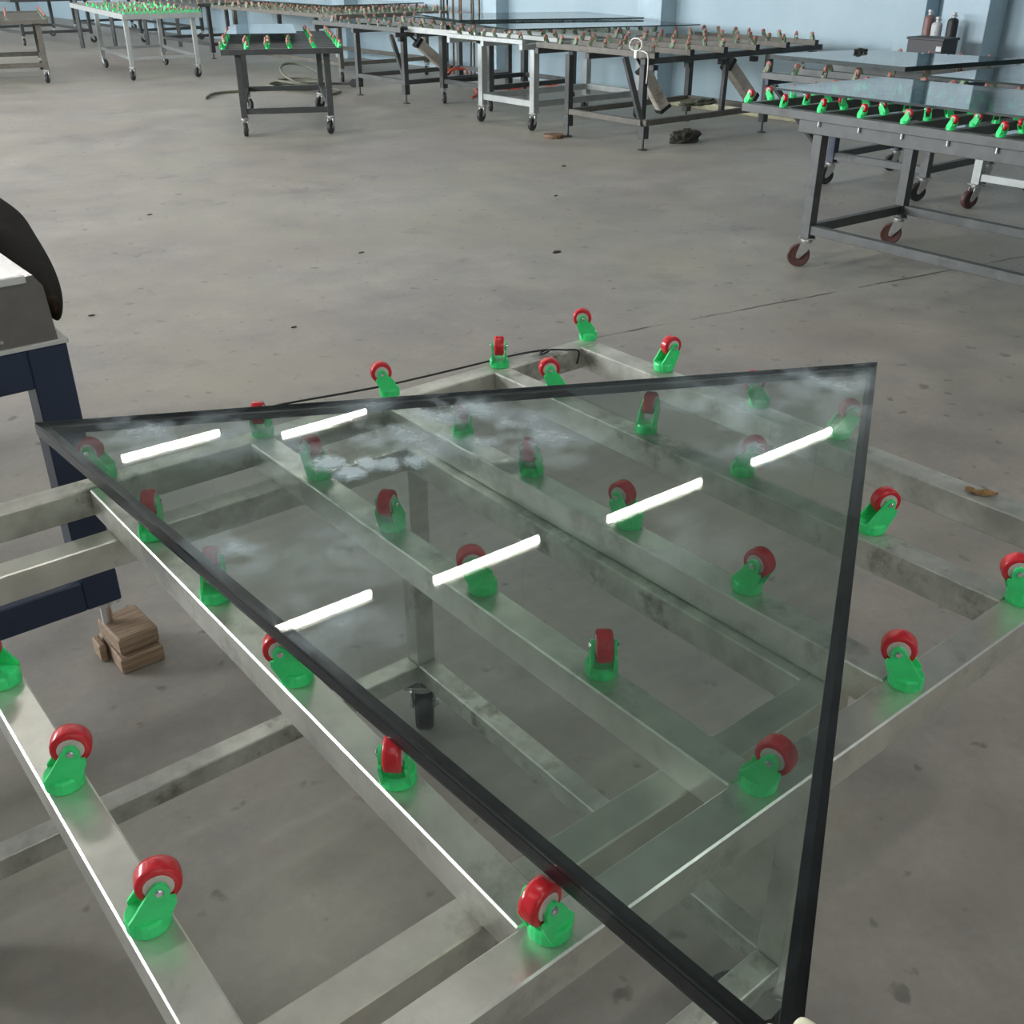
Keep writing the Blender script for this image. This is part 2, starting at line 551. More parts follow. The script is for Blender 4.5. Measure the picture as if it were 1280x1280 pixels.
# left wall: built around the openings added for the fill lamps
def wall_left():
    bm = bmesh.new()
    x0, x1 = X0 - .24, X0
    bm_box(bm, x0, x1, Y0, Y1, 0, 2.0)
    bm_box(bm, x0, x1, Y0, Y1, 4.2, ZC)
    ys = [Y0] + [q for wv in WIN_V for q in (wv, wv + 3.0)] + [Y1]
    for a, b in zip(ys[::2], ys[1::2]):
        bm_box(bm, x0, x1, a, b, 2.0, 4.2)
    return struct(link('wall_left', finish(bm, 'wall_left', M['wall'])))
wall_left()
for i, wv in enumerate(WIN_V):  # unseen windows, added to frame the fill lamps
    wn = struct(empty('window_%d' % (i + 1), (X0 - .1, wv, 2.0)))
    bm = bmesh.new()
    for y in (.03, 1.0, 2.0, 2.97): bm_box(bm, -.03, .03, y - .03, y + .03, 0, 2.2)
    for z in (.03, 2.17): bm_box(bm, -.03, .03, 0, 3, z - .03, z + .03)
    link('frame', finish(bm, 'window_frame', M['steel_light']), wn)
# corrugated roof
bm = bmesh.new()
n = int((Y1 - Y0) / .16)
prev = None
for i in range(n + 1):
    y = Y0 + i * .16
    z = ZC + (.05 if i % 2 else 0)
    cur = (bm.verts.new((X0 - .3, y, z)), bm.verts.new((X1 + .3, y, z)))
    if prev: bm.faces.new((prev[0], prev[1], cur[1], cur[0]))
    prev = cur
bm_box(bm, X0 - .3, X1 + .3, Y0 - .3, Y1 + .3, ZC + .12, ZC + .2)
struct(link('ceiling', finish(bm, 'ceiling', M['ceil'])))
# pilasters on the right wall
for i, (v, d, wd) in enumerate([(5.27, .32, .45), (9.35, .26, .40), (12.55, .22, .40), (16.6, .26, .4), (20.8, .26, .4), (25, .26, .4)]):
    struct(box('trim_%d' % (i + 1), X1 - d, X1, v, v + wd, 0, 4.1, M['pil'], None, .004))
struct(box('trim_9', X1 - .22, X1, 5.95, 6.25, 0, 4.1, M['wall'], None, .004))
tag(box('skirting_board', X1 - .42, X1 - .30, 6.3, 9.3, 0, .07, M['cream_paint'], None, .006),
    'long cream board lying on the floor along the blue wall', 'board')

# ------------------------------------------------------------------ ceiling lamps (first six seen mirrored in the big glass)
LZ = 5.2
lamps = [(3.35, 6.78, 1.02), (5.04, 6.58, 1.22), (7.14, 6.42, 1.35), (9.33, 6.35, 1.40), (3.75, 10.9, 1.16), (5.45, 10.33, 1.14)]
lamps += [(x, y, 1.2) for y in (14.6, 18.6, 22.6, 27.0) for x in (-4, -1.5, 1.0, 3.5, 6.0, 8.5)]
lamps += [(x, y, 1.2) for y in (6.6, 10.6) for x in (-4.2, -1.6)]
lamps += [(x, y, 1.2) for y in (2.2, -2.6) for x in (-3.2, 1.2)]
lamps += [(x, -.9, 1.2) for x in (-1.4, .9, 3.3, 5.6)]  # unseen tubes added near the camera to brighten the foreground
lamps += [(.9, 6.7, 1.2), (6.3, 12.5, 1.2), (8.6, 12.5, 1.2)]  # last two are unseen, added to brighten the wall and tilting tables
def lamp_mesh(L):
    bm = bmesh.new()
    bm_box(bm, -L / 2, L / 2, -.05, .05, .03, .08, .004)
    return finish(bm, 'lamp_tray', M['white'])
for x, y, L in lamps:
    t = empty('ceiling_light', (x, y, LZ), R(-1), 'long white tube lamp hanging in rows under the grey roof', 'light', 'tube lamps under the roof')
    link('tray', lamp_mesh(L), t)
    bm = bmesh.new()
    bm_cyl(bm, (0, 0, 0), .026, .026, L, 10, 'X')
    link('tube', finish(bm, 'lit_tube', M['tube']), t)
    for s in (-1, 1):
        bar('hanger', (s * L * .35, 0, .08), (s * L * .35, 0, ZC - LZ + .02), .008, .008, M['steel_dark'], t, 0)

# ------------------------------------------------------------------ FOREGROUND roller table
TZ = .80
ft = empty('roller_table', (0, 0, 0), 0, 'large pale steel roller table in the foreground, under the triangular glass', 'table')
H_ = .05
g, go = M['galv'], M['galv_old']
XL, XR = -.155, 1.60
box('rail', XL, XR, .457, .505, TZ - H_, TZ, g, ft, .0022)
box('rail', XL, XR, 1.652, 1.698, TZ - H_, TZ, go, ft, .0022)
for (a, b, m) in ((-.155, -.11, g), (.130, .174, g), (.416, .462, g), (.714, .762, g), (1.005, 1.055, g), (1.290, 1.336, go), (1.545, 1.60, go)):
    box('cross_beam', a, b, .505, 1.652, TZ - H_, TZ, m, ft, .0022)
# under-frame
z1 = TZ - H_
box('under_beam', XL + .1, 1.035, .560, .607, z1 - .05, z1, g, ft, .0022)
box('under_beam', XL + .1, 1.035, 1.545, 1.590, z1 - .05, z1, g, ft, .0022)
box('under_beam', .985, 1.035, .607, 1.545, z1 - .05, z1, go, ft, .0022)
for (x, y) in ((1.010, .5835), (1.010, 1.5675), (-.03, .5835), (-.03, 1.5675)):
    # legs come in slightly towards the low rails
    box('leg', x - .0225, x + .0225, y - .0225, y + .0225, CASTOR_H, z1 - .05, g, ft, .0022)
    put_castor(ft, x, y, random.uniform(0, 360), CB)
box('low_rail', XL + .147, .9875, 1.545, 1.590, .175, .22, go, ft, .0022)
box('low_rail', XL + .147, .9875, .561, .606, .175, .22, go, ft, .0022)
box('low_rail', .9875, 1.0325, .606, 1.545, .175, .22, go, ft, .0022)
rollers = [  # x, y, heading in degrees
    (.152, 1.195, 141), (.152, .965, -22), (.152, .728, -18), (1.600, 1.690, 141), (1.325, 1.680, 231), (1.590, 1.437, -10),
    (1.045, 1.690, 160), (.439, .741, 229), (.439, .486, 190), (.740, .486, -78), (1.023, .485, 122), (1.315, .488, 130),
    (1.325, .737, -28), (.745, .740, 231), (1.040, .750, -88), (.745, .986, 150), (1.040, .989, 100), (.745, 1.220, 215),
    (1.040, 1.229, 215), (1.325, .996, -60), (1.325, 1.230, 25), (.745, 1.453, 95), (1.040, 1.430, 51), (.750, 1.672, 231),
    (1.325, 1.490, 150), (1.590, 1.175, 140), (1.590, .986, -30), (.439, .970, 152), (.439, 1.206, 60), (.439, 1.431, 60),
    (.455, 1.685, 141), (-.13, .73, 60), (-.13, 1.2, 60)]
for x, y, d in rollers:
    put_roller(ft, x, y, TZ, d, RNEW)
# weld stubs and wire knot on the back rail
tag(tube('wire', [(.80, 1.80, .79), (.84, 1.77, .806), (1.04, 1.735, .803), (1.22, 1.715, .804), (1.37, 1.70, .806), (1.43, 1.69, .806), (1.455, 1.665, .812), (1.44, 1.650, .815), (1.43, 1.665, .806),
     (1.46, 1.68, .806), (1.50, 1.655, .804), (1.525, 1.640, .80), (1.520, 1.640, .77)], .0022, M['cord_black']),
    'thin black wire knotted over the back rail of the foreground table', 'wire')

def leaf():
    bm = bmesh.new()
    n = 9
    rows = []
    for i in range(n):
        t = i / (n - 1)
        wdt = .0085 * math.sin(PI * (t * .92 + .05)) ** .6
        x = (t - .5) * .052
        rows.append([bm.verts.new((x, -wdt + random.uniform(-.001, .001), .002 + .002 * math.sin(t * 9))),
                     bm.verts.new((x, 0, .008 + .002 * math.sin(t * 12))),
                     bm.verts.new((x, wdt + random.uniform(-.001, .001), .002 + .002 * math.cos(t * 7)))])
    for A, B in zip(rows, rows[1:]):
        for k in (0, 1): bm.faces.new((A[k], A[k + 1], B[k + 1], B[k]))
    o = link('dry_leaf', finish(bm, 'dry_leaf', M['leaf']), None, (1.575, .692, TZ + .001), (0, 0, R(-60)))
    md = o.modifiers.new('solid', 'SOLIDIFY'); md.thickness = .0012
    return tag(o, 'curled dry brown leaf lying on the right end beam of the foreground table', 'leaf')
leaf()

# ------------------------------------------------------------------ triangular insulating glass unit
GL, GR, GN = Vector((.380, 1.762)), Vector((1.752, 1.028)), Vector((.446, .224))
tri = [GL, GN, GR]
def inset(poly, d):
    c = sum(poly, Vector((0, 0))) / 3
    out = []
    n = len(poly)
    for i in range(n):
        p0, p1, p2 = poly[i - 1], poly[i], poly[(i + 1) % n]
        def line(a, b):
            t = (b - a).normalized()
            nn = Vector((-t.y, t.x))
            if (c - a) @ nn < 0: nn = -nn
            return a + nn * d, t
        a, t = line(p0, p1)
        b, s = line(p1, p2)
        den = t.x * s.y - t.y * s.x
        k = ((b.x - a.x) * s.y - (b.y - a.y) * s.x) / den
        out.append(a + t * k)
    return out
OX, OY = .9, .9
def prism(name, poly, z0, z1, mats, parent, hole=None):
    bm = bmesh.new()
    P = lambda v, z: bm.verts.new((v.x - OX, v.y - OY, z - .87))
    a = [P(v, z0) for v in poly]
    b = [P(v, z1) for v in poly]
    n = len(poly)
    for i in range(n):
        f = bm.faces.new((a[i], a[(i + 1) % n], b[(i + 1) % n], b[i]))
        f.material_index = len(mats) - 1
    if hole is None:
        bm.faces.new(a[::-1])
        bm.faces.new(b)
    else:
        c = [P(v, z0) for v in hole]
        d = [P(v, z1) for v in hole]
        for i in range(n):
            j = (i + 1) % n
            bm.faces.new((c[i], d[i], d[j], c[j]))
            bm.faces.new((a[i], c[i], c[j], a[j]))
            bm.faces.new((b[i], b[j], d[j], d[i]))
    return link(name, finish(bm, name, mats), parent)
gz = TZ + .0733
gu = empty('insulating_glass_unit', (OX, OY, .87), 0, 'big triangular double-glazed pane with black edge lying on the rollers', 'glass')
prism('lower_pane', tri, gz, gz + .005, [M['glass_low'], M['glass_edge']], gu)
prism('upper_pane', tri, gz + .018, gz + .023, [M['glass_top'], M['glass_edge']], gu)
ti = inset(tri, .008)
prism('sealant', inset(tri, -.0005), gz + .0048, gz + .0182, [M['seal']], gu, ti)
prism('spacer_bar', ti, gz + .0052, gz + .0178, [M['spacer']], gu, inset(tri, .017))

# ------------------------------------------------------------------ gloved hand holding the near corner of the glass (just inside the frame)
def glove():
    root = empty('person', (.436, .157, .858), 0, 'cream work glove gripping the near corner of the triangular glass', 'person')
    bm = bmesh.new()
    sk = bm.verts.layers.skin.verify()
    def v(p, r):
        q = bm.verts.new(p)
        q[sk].radius = (r, r * .8)
        return q
    el = v((.02, -.30, -.10), .044)
    wr = v((.0, -.11, -.02), .032)
    pm = v((-.01, -.05, .005), .036)
    kn = v((-.015, -.005, .02), .034)
    bm.edges.new((el, wr)); bm.edges.new((wr, pm)); bm.edges.new((pm, kn))
    el[sk].use_root = True
    fingers = [(-.055, .060, .0095), (-.030, .078, .0100), (-.004, .083, .0105), (.020, .074, .0100)]
    for i, (x, L, r) in enumerate(fingers):
        a = v((x * .75 - .0, .018, .040), r * 1.1)
        b = v((x, .018 + L * .45, .052), r)
        c = v((x * 1.02, .018 + L * .78, .052), r * .92)
        d = v((x * 1.02, .018 + L, .046), r * .78)
        bm.edges.new((kn, a)); bm.edges.new((a, b)); bm.edges.new((b, c)); bm.edges.new((c, d))
    a = v((.042, -.035, -.004), .014)
    b = v((.046, .0, -.006), .012)
    c = v((.038, .035, -.002), .010)
    bm.edges.new((pm, a)); bm.edges.new((a, b)); bm.edges.new((b, c))
    me = bpy.data.meshes.new('gloved_hand')
    bm.to_mesh(me)
    bm.free()
    me.materials.append(M['cream'])
    o = link('gloved_hand', me, root)
    o.rotation_euler = (0, 0, R(-8))
    o.modifiers.new('skin', 'SKIN').use_smooth_shade = True
    s = o.modifiers.new('sub', 'SUBSURF')
    s.levels = s.render_levels = 2
glove()

# ------------------------------------------------------------------ navy framed machine on timber blocks, left
mc = empty('machine', (0, 2.6, 0), 0, 'navy steel machine stand with stainless housing at the left edge', 'machine')
def mb(name, x0, x1, y0, y1, z0, z1, mat, bev=.003):
    return box(name, x0, x1, y0 - 2.6, y1 - 2.6, z0, z1, mat, mc, bev)
FY = 2.30
for y in (FY, 4.1):
    mb('leg', .515, .60, y, y + .08, .17, .845, M['navy'])
    mb('leg', -.90, -.815, y, y + .08, .17, .845, M['navy'])
    mb('top_rail', -.815, .515, y, y + .08, .755, .845, M['navy'])
    mb('low_rail', -.815, .515, y, y + .08, .17, .25, M['navy'])
mb('side_rail', .515, .60, FY + .08, 4.1, .755, .845, M['navy'])
mb('top_plate', -.90, .605, FY - .003, 4.18, .845, .855, M['ledge'], .001)
# stainless housing: prism with a chamfered right shoulder
def housing():
    bm = bmesh.new()
    sec = [(-.88, .855), (.585, .855), (.578, .975), (.562, 1.0), (-.88, 1.0)]
    y0, y1 = FY + .004 - 2.6, 4.0 - 2.6
    a = [bm.verts.new((x, y0, z)) for x, z in sec]
    b = [bm.verts.new((x, y1, z)) for x, z in sec]
    f = bm.faces.new(a); f.material_index = 1
    bm.faces.new(b[::-1])
    for i in range(5):
        j = (i + 1) % 5
        q = bm.faces.new((a[i], b[i], b[j], a[j]))
        q.material_index = 0 if i in (2, 3) else 1
    return link('housing', finish(bm, 'housing', [M['stainless'], M['stainless_side']]), mc)
hs = housing()
mb('lid_lip', -.88, .545, FY - .004, FY + .006, .988, 1.003, M['ledge'], .001)
for x in (.33, .47):
    bm = bmesh.new(); bm_cyl(bm, (0, 0, 0), .004, .004, .004, 10, 'Y')
    link('screw', finish(bm, 'screw', M['bolt']), hs, (x, FY + .002 - 2.6, .872))
bm = bmesh.new()
lathe(bm, [(.014, .095), (.014, .17)], 14)
bm_cyl(bm, (0, 0, .155), .022, .022, .014, 6)
link('levelling_foot', finish(bm, 'levelling_foot', M['bolt']), mc, (.565, FY + .04 - 2.6, 0))
# covering cloth bulging beside the housing
def bagobj():
    bm = bmesh.new()
    n, mseg = 14, 12
    rows = []
    for i in range(n):
        t = i / (n - 1)
        y = 2.375 + t * 1.3
        wd = (.012 + .098 * min(1, t * 1.45) ** .8)
        zr = .030 + .030 * math.sin(PI * min(.5, t * .9))
        row = []
        for k in range(mseg):
            a = 2 * PI * k / mseg
            rr = 1 + .06 * math.sin(3 * a + 5 * t) + .03 * math.sin(9 * t + a)
            row.append(bm.verts.new((.602 + wd * (1 + math.cos(a) * rr), y, .890 + .030 * t + zr * math.sin(a) * rr)))
        rows.append(row)
    for A, B in zip(rows, rows[1:]):
        for k in range(mseg):
            bm.faces.new((A[k], A[(k + 1) % mseg], B[(k + 1) % mseg], B[k]))
    bm.faces.new(rows[0][::-1]); bm.faces.new(rows[-1])
    o = link('cloth_cover', finish(bm, 'cloth_cover', M['bag'], True), None, (0, 0, 0))
    md = o.modifiers.new('s', 'SUBSURF'); md.levels = md.render_levels = 2
    tag(o, 'dark brown cloth bundle bulging up behind the stainless housing', 'cloth')
bagobj()
tag(box('timber_block', .545, .655, 2.225, 2.385, 0, .046, M['wood'], None, .004), 'timber block on the floor, lower one under the navy machine leg', 'timber block', 'timber blocks under the machine leg')
o = box('timber_block', .550, .652, 2.240, 2.378, .046, .095, M['wood'], None, .005)
o.rotation_euler = (0, 0, R(3))
tag(o, 'timber block under the navy machine leg, upper one carrying the metal foot', 'timber block', 'timber blocks under the machine leg')
o = box('wood_offcut', .522, .540, 2.31, 2.37, 0, .05, M['wood'], None, .004)
tag(o, 'small dark wood offcut standing beside the timber blocks', 'wood offcut')

# ------------------------------------------------------------------ background tables
def table(label, ox, oy, rz=0, group=None, name='roller_table'):
    return empty(name, (ox, oy, 0), R(rz), label, 'table', group)

def grid_rollers(t, xs, ys, z, kit, full=False, jit=360):
    for x in xs:
        for y in ys:
            put_roller(t, x, y, z, random.uniform(0, jit), kit, full)

def frange(a, b, s):
    out = []
    while a <= b + 1e-6:
        out.append(a); a += s
    return out

def sheet(label, poly, z, th, cat='glass', name='glass_sheet', mat='glass_far'):
    bm = bmesh.new()
    cx = sum(p[0] for p in poly) / len(poly); cy = sum(p[1] for p in poly) / len(poly)
    a = [bm.verts.new((x - cx, y - cy, 0)) for x, y in poly]
    b = [bm.verts.new((x - cx, y - cy, th)) for x, y in poly]
    n = len(poly)
    bm.faces.new(a[::-1]); bm.faces.new(b)
    for i in range(n):
        f = bm.faces.new((a[i], a[(i + 1) % n], b[(i + 1) % n], b[i])); f.material_index = 1
    o = link(name, finish(bm, name, [M[mat], M['glass_sheet_edge']]), None, (cx, cy, z))
    return tag(o, label, cat)

# -- nearest one on the right: grey table, bright green rollers, glass on top
t8 = table('grey steel roller table at the right with bright green rollers and brown castors', 5.0, 4.05, -2.5)
sm = M['steel_mid']
L8, W8, Z8 = 1.15, 3.3, .84
box('rail', 0, .05, -W8, .02, Z8 - .045, Z8, sm, t8)
box('rail', L8 - .05, L8, -W8, .02, Z8 - .045, Z8, sm, t8)
ys = [0.0 - .26 * k for k in range(13)]
for i, y in enumerate(ys):
    box('cross_beam', .05, L8 - .05, y - .022, y + .018, Z8 - .045, Z8, sm, t8)
box('apron', .03, .08, -W8 + .2, -.38, Z8 - .115, Z8 - .045, sm, t8)
box('apron', L8 - .10, L8 - .05, -W8 + .2, -.38, Z8 - .115, Z8 - .045, sm, t8)
for y in (-.52, -2.9):
    for x in (.055, .93):
        box('leg', x - .03, x + .03, y - .03, y + .03, CASTOR_H, Z8 - .115 if x < .5 else Z8 - .045, sm, t8)
        put_castor(t8, x, y, 128 if x < .5 else 122, CR)
    box('low_rail', .085, .90, y - .022, y + .022, .19, .24, sm, t8)
for x in (.055, .93):
    box('low_rail', x - .022, x + .022, -2.87, -.55, .19, .24, sm, t8)
for i, y in enumerate(ys):
    for k, x in enumerate((.025, .22, .42, .62, .82, 1.02, 1.125)):
        put_roller(t8, x, y, Z8, 231 + random.uniform(-50, 50) if k == 0 else random.uniform(0, 360), RNEW if k < 2 else RMID, k < 2)
for y in ys[2::1]:
    bm = bmesh.new(); bm_cyl(bm, (0, 0, 0), .005, .005, .03, 6)
    link('stud', finish(bm, 'stud', M['bolt']), t8, (.02, y, Z8 - .058))
sheet('clear glass sheet with dark edge on the green-roller table at right', [(5.10, 3.93), (5.06, .9), (6.08, .9), (6.08, 3.86)], Z8 + .0735, .012)

# -- second one on the right, behind it
t7 = table('dark steel table behind the green-roller table, with red rollers under a dark-edged glass', 6.45, 5.1)
sd, sb = M['steel_mid'], M['steel_blue']
Z7 = .84
for x in (0, .42, .85, 1.28, 1.7):
    box('rail', x, x + .05, -1.1, 0, Z7 - .045, Z7, sd, t7)
box('cross_beam', .05, 1.7, -.03, 0, Z7 - .09, Z7 - .045, sb, t7)
box('cross_beam', .05, 1.7, -1.1, -1.07, Z7 - .09, Z7 - .045, sb, t7)
for x in (.72, 1.62):
    for y in (-.2, -1.0):
        box('leg', x - .03, x + .03, y - .03, y + .03, CASTOR_H, Z7 - .09, sd if y < -.5 else sb, t7)
        put_castor(t7, x, y, 150, CB)
    box('low_rail', x - .022, x + .022, -.97, -.23, .19, .24, sd, t7)
for y in (-.2, -1.0):
    box('low_rail', .75, 1.59, y - .022, y + .022, .19, .24, sd, t7)
bar('brace', (.08, -.06, Z7 - .09), (.60, -.2, .24), .05, .03, sd, t7)
bar('brace', (.72, -.05, Z7 - .07), (.45, -.1, .40), .05, .03, sb, t7)
for x in (.025, .445, .875, 1.305, 1.725):
    for y in frange(-1.02, -.02, .25):
        put_roller(t7, x, y, Z7, random.uniform(0, 360), ROLD, False)
sheet('clear glass sheet with thick dark edge, nearest the blue wall on the second right table', [(6.62, 5.18), (6.55, 4.02), (7.75, 3.82), (7.50, 5.02)], Z7 + .0735, .030)

t7b = table('pale-legged table at the right edge behind the green-roller table', 6.35, 3.85)
sl = M['steel_light']
for x in (0, .45, .9, 1.35, 1.8):
    box('rail', x, x + .05, -2.4, -.05, Z7 - .045, Z7, sd, t7b)
for y in (-.09, -1.2, -2.4):
    box('cross_beam', .0, 1.85, y, y + .04, Z7 - .09, Z7 - .045, sd, t7b)
for x in (.88, 1.75):
    for y in (-.12, -2.1):
        box('leg', x - .03, x + .03, y - .03, y + .03, CASTOR_H, Z7 - .09, sl, t7b)
        put_castor(t7b, x, y, 160, CR)
    box('low_rail', x - .02, x + .02, -2.07, -.15, .19, .24, sl, t7b)
for x in (.025, .475, .925, 1.375, 1.825):
    for y in frange(-2.3, -.1, .2):
        put_roller(t7b, x, y, Z7, random.uniform(0, 360), ROLD, False)
sheet('clear glass sheet with dark edge on the pale-legged table at right edge', [(6.38, 3.74), (6.33, 1.6), (8.0, 1.6), (8.0, 3.72)], Z7 + .0735, .012)
# yellowed tag hanging
tg = empty('hanging_tag', (6.42, 4.05, .80), R(20), 'yellowed tag hanging from the dark table rail at the right', 'tag')
box('tag_strip', -.02, .02, -.002, .002, -.10, -.03, M['tag'], tg, 0)
tube('string', [(0, 0, -.03), (.004, 0, 0), (.0, .0, .03)], .0015, M['cord_white'], tg)
# scrap on the glass
def lump(name, loc, s, mat, label, cat, seed=1, kind=None):
    rnd = random.Random(seed)
    bm = bmesh.new()
    bmesh.ops.create_icosphere(bm, subdivisions=3 if max(s) > .05 else 2, radius=1)
    for v in bm.verts:
        f = 1 + rnd.uniform(-.28, .28)
        v.co = Vector((v.co.x * s[0] * f, v.co.y * s[1] * f, max(0, (v.co.z * .9 + .35) * s[2] * f)))
    o = link(name, finish(bm, name, mat), None, loc)
    return tag(o, label, cat, None, kind)
lump('rag', (7.28, 4.86, Z7 + .1035), (.07, .03, .022), M['rag'], 'small dark rag lying on the dark-edged glass at the right', 'rag', 3)

# -- gas cylinders and black case by the wall
def gas(x, y, r, h, mat, label):
    t = empty('gas_cylinder', (x, y, 0), 0, label, 'gas cylinder', 'gas cylinders by the blue wall')
    bm = bmesh.new()
    lathe(bm, [(r * .9, 0), (r, .02), (r, h * .935), (r * .85, h * .95), (r * .5, h * .958), (r * .45, h * .96)], 18)
    link('body', finish(bm, 'body', mat, False), t)
    bm = bmesh.new()
    lathe(bm, [(.016, h * .955), (.016, h * .975), (.022, h * .98), (.022, h)], 10)
    bm_box(bm, -.008, .05, -.008, .008, h * .965, h * .98)
    link('valve', finish(bm, 'valve', M['fork']), t)
gas(9.72, 5.80, .048, 1.13, M['brown_paint'], 'brown gas cylinder against the blue wall, left of three')
gas(9.60, 5.64, .048, 1.08, M['grey_paint'], 'pale grey gas cylinder, middle of three by the wall')
gas(9.62, 5.50, .048, 1.12, M['black'], 'black gas cylinder, right of three by the wall')
cs = empty('tool_case', (9.25, 5.45, 0), 0, 'black steel case on a stand in front of the gas cylinders', 'case')
box('case_body', -.12, .12, -.175, .175, .71, .92, M['black'], cs, .006)
box('case_lip', -.13, .13, -.185, .185, .915, .935, M['black'], cs, .003)
box('latch', -.125, -.118, -.165, -.115, .83, .87, M['grey_paint'], cs, .001)
for sx in (-1, 1):
    for sy in (-1, 1):
        box('leg', sx * .09 - .015, sx * .09 + .015, sy * .14 - .015, sy * .14 + .015, 0, .71, M['steel_dark'], cs, 0)

# -- tilting tables and trolleys along the wall
def pneu(t, a, b, r=.055):
    """air cylinder from a (foot) to b (rod end)"""
    a, b = Vector(a), Vector(b)
    d = (b - a)
    q = d.to_track_quat('Z', 'Y')
    bm = bmesh.new()
    L = d.length
    bm_box(bm, -r, r, -r, r, L * .04, L * .78, .008)
    o = link('air_cylinder', finish(bm, 'air_cylinder', M['cyl']), t, a)
    o.rotation_mode = 'QUATERNION'; o.rotation_quaternion = q
    bm = bmesh.new(); bm_cyl(bm, (0, 0, L * .88), .014, .014, L * .24, 10); bm_box(bm, -r * 1.1, r * 1.1, -r * 1.1, r * 1.1, L * .74, L * .80); bm_box(bm, -r * 1.1, r * 1.1, -r * 1.1, r * 1.1, 0, L * .06)
    link('rod', finish(bm, 'rod', M['black']), o)

def tilt_table(label, x0, x1, y0, y1, z, beams, mat, matb, low, legs, cyls, braces=(), kit=ROLD, step=.2, foot='jack', xs=None):
    """low = (x0,x1,y0,y1) of the low frame; beams = x of the cross beams that poke out at y0"""
    t = table(label, x0, y0)
    X = lambda v: v - x0
    Y = lambda v: v - y0
    for y in (y0 + .06, (y0 + y1) / 2, y1 - .06):
        box('rail', 0, x1 - x0, Y(y) - .025, Y(y) + .025, z - .10, z - .05, matb, t)
    for bx in beams:
        box('cross_beam', X(bx) - .025, X(bx) + .025, -.03, Y(y1), z - .05, z, mat, t)
        box('hanging_block', X(bx) - .03, X(bx) + .03, -.03, .03, z - .145, z - .10, M['black'], t)
        box('end_cap', X(bx) - .027, X(bx) + .027, -.036, -.030, z - .052, z + .002, M['black'], t)
        for y in frange(y0 + .02, y1 - .02, step):
            put_roller(t, X(bx), Y(y), z, random.uniform(0, 360), kit, False)
    a, b, c, d = low
    for y in (c, d):
        box('low_rail', X(a), X(b), Y(y) - .025, Y(y) + .025, .21, .26, mat, t)
    for x in (a, b):
        box('low_rail', X(x) - .025, X(x) + .025, Y(c) + .025, Y(d) - .025, .21, .26, mat, t)
    for lx, ly, *fl_ in legs:
        if not (fl_ and fl_[0] == 1): box('leg', X(lx) - .03, X(lx) + .03, Y(ly) - .03, Y(ly) + .03, .21 if foot == 'jack' else CASTOR_H, z - .10, matb, t)
        if fl_ and fl_[0] == 2: continue
        if foot == 'jack': put_jack(t, X(lx), Y(ly), mat, M['steel_dark'])
        else: put_castor(t, X(lx), Y(ly), random.uniform(0, 360), CB)
    for p, q in cyls: pneu(t, (X(p[0]), Y(p[1]), p[2]), (X(q[0]), Y(q[1]), q[2]))
    for p, q in braces: bar('brace', (X(p[0]), Y(p[1]), p[2]), (X(q[0]), Y(q[1]), q[2]), .05, .04, matb, t)
    return t

Z6 = .84
t6 = tilt_table('dark tilting roller table on screw feet with two pale air cylinders, nearest of its row', 6.98, 9.5, 6.75, 8.3, Z6,
    (7.05, 7.5, 7.95, 8.4, 8.85, 9.3), M['steel_brown'], M['steel_dark'], (7.15, 8.85, 6.92, 7.95), ((7.15, 6.92, 1), (7.15, 7.95), (8.85, 6.92), (8.85, 7.95), (7.45, 7.25, 2)),
    (((7.75, 7.25, .27), (7.45, 7.35, .74)), ((9.0, 7.2, .27), (8.45, 7.2, .74))),
    (((7.15, 6.94, .20), (7.25, 7.30, .75)), ((8.2, 6.92, .26), (8.25, 6.95, .74)), ((8.3, 7.95, .26), (8.2, 7.9, .74))))
t5 = table('pale grey roller table on black castors, standing behind the nearest tilting table', 6.95, 8.42)
for y in (0, .62, 1.2):
    box('rail', 0, 1.9, y, y + .05, .76, .81, M['steel_light'], t5)
for x in (0, .45, .9, 1.35, 1.85):
    box('cross_beam', x, x + .05, 0, 1.25, .81, .85, M['steel_light'], t5)
    for y in frange(.05, 1.2, .2): put_roller(t5, x + .025, y, .85, random.uniform(0, 360), ROLD)
for x in (.2, 1.7):
    for y in (.05, .90):
        box('leg', x - .035, x + .035, y - .035, y + .035, CASTOR_H, .76, M['steel_light'], t5)
        put_castor(t5, x, y, 200, CB)
    box('low_rail', x - .022, x + .022, .085, .865, .22, .28, M['steel_light'], t5)
for y in (.05, .90):
    box('low_rail', .235, 1.665, y - .022, y + .022, .22, .28, M['steel_light'], t5)
t4b = table('white-topped grey trolley table on olive castors in the middle of the row', 7.35, 9.7)
for x in (0, .6, 1.2, 1.8):
    box('rail', x, x + .05, 0, 1.3, .78, .84, M['steel_light'] if x < .1 else M['steel_mid'], t4b)
    for y in frange(.05, 1.25, .2): put_roller(t4b, x + .025, y, .84, random.uniform(0, 360), ROLD)
for y in (.05, 1.2): box('cross_beam', .05, 1.8, y, y + .05, .73, .78, M['steel_mid'], t4b)
for x in (.35, 1.6):
    for y in (.2, 1.1):
        box('leg', x - .035, x + .035, y - .035, y + .035, CASTOR_H, .73, M['steel_mid'], t4b)
        put_castor(t4b, x, y, 240, CB)
    box('low_rail', x - .022, x + .022, .235, 1.065, .22, .27, M['steel_mid'], t4b)
for y in (.2, 1.1): box('low_rail', .385, 1.565, y - .022, y + .022, .22, .27, M['steel_dark'], t4b)
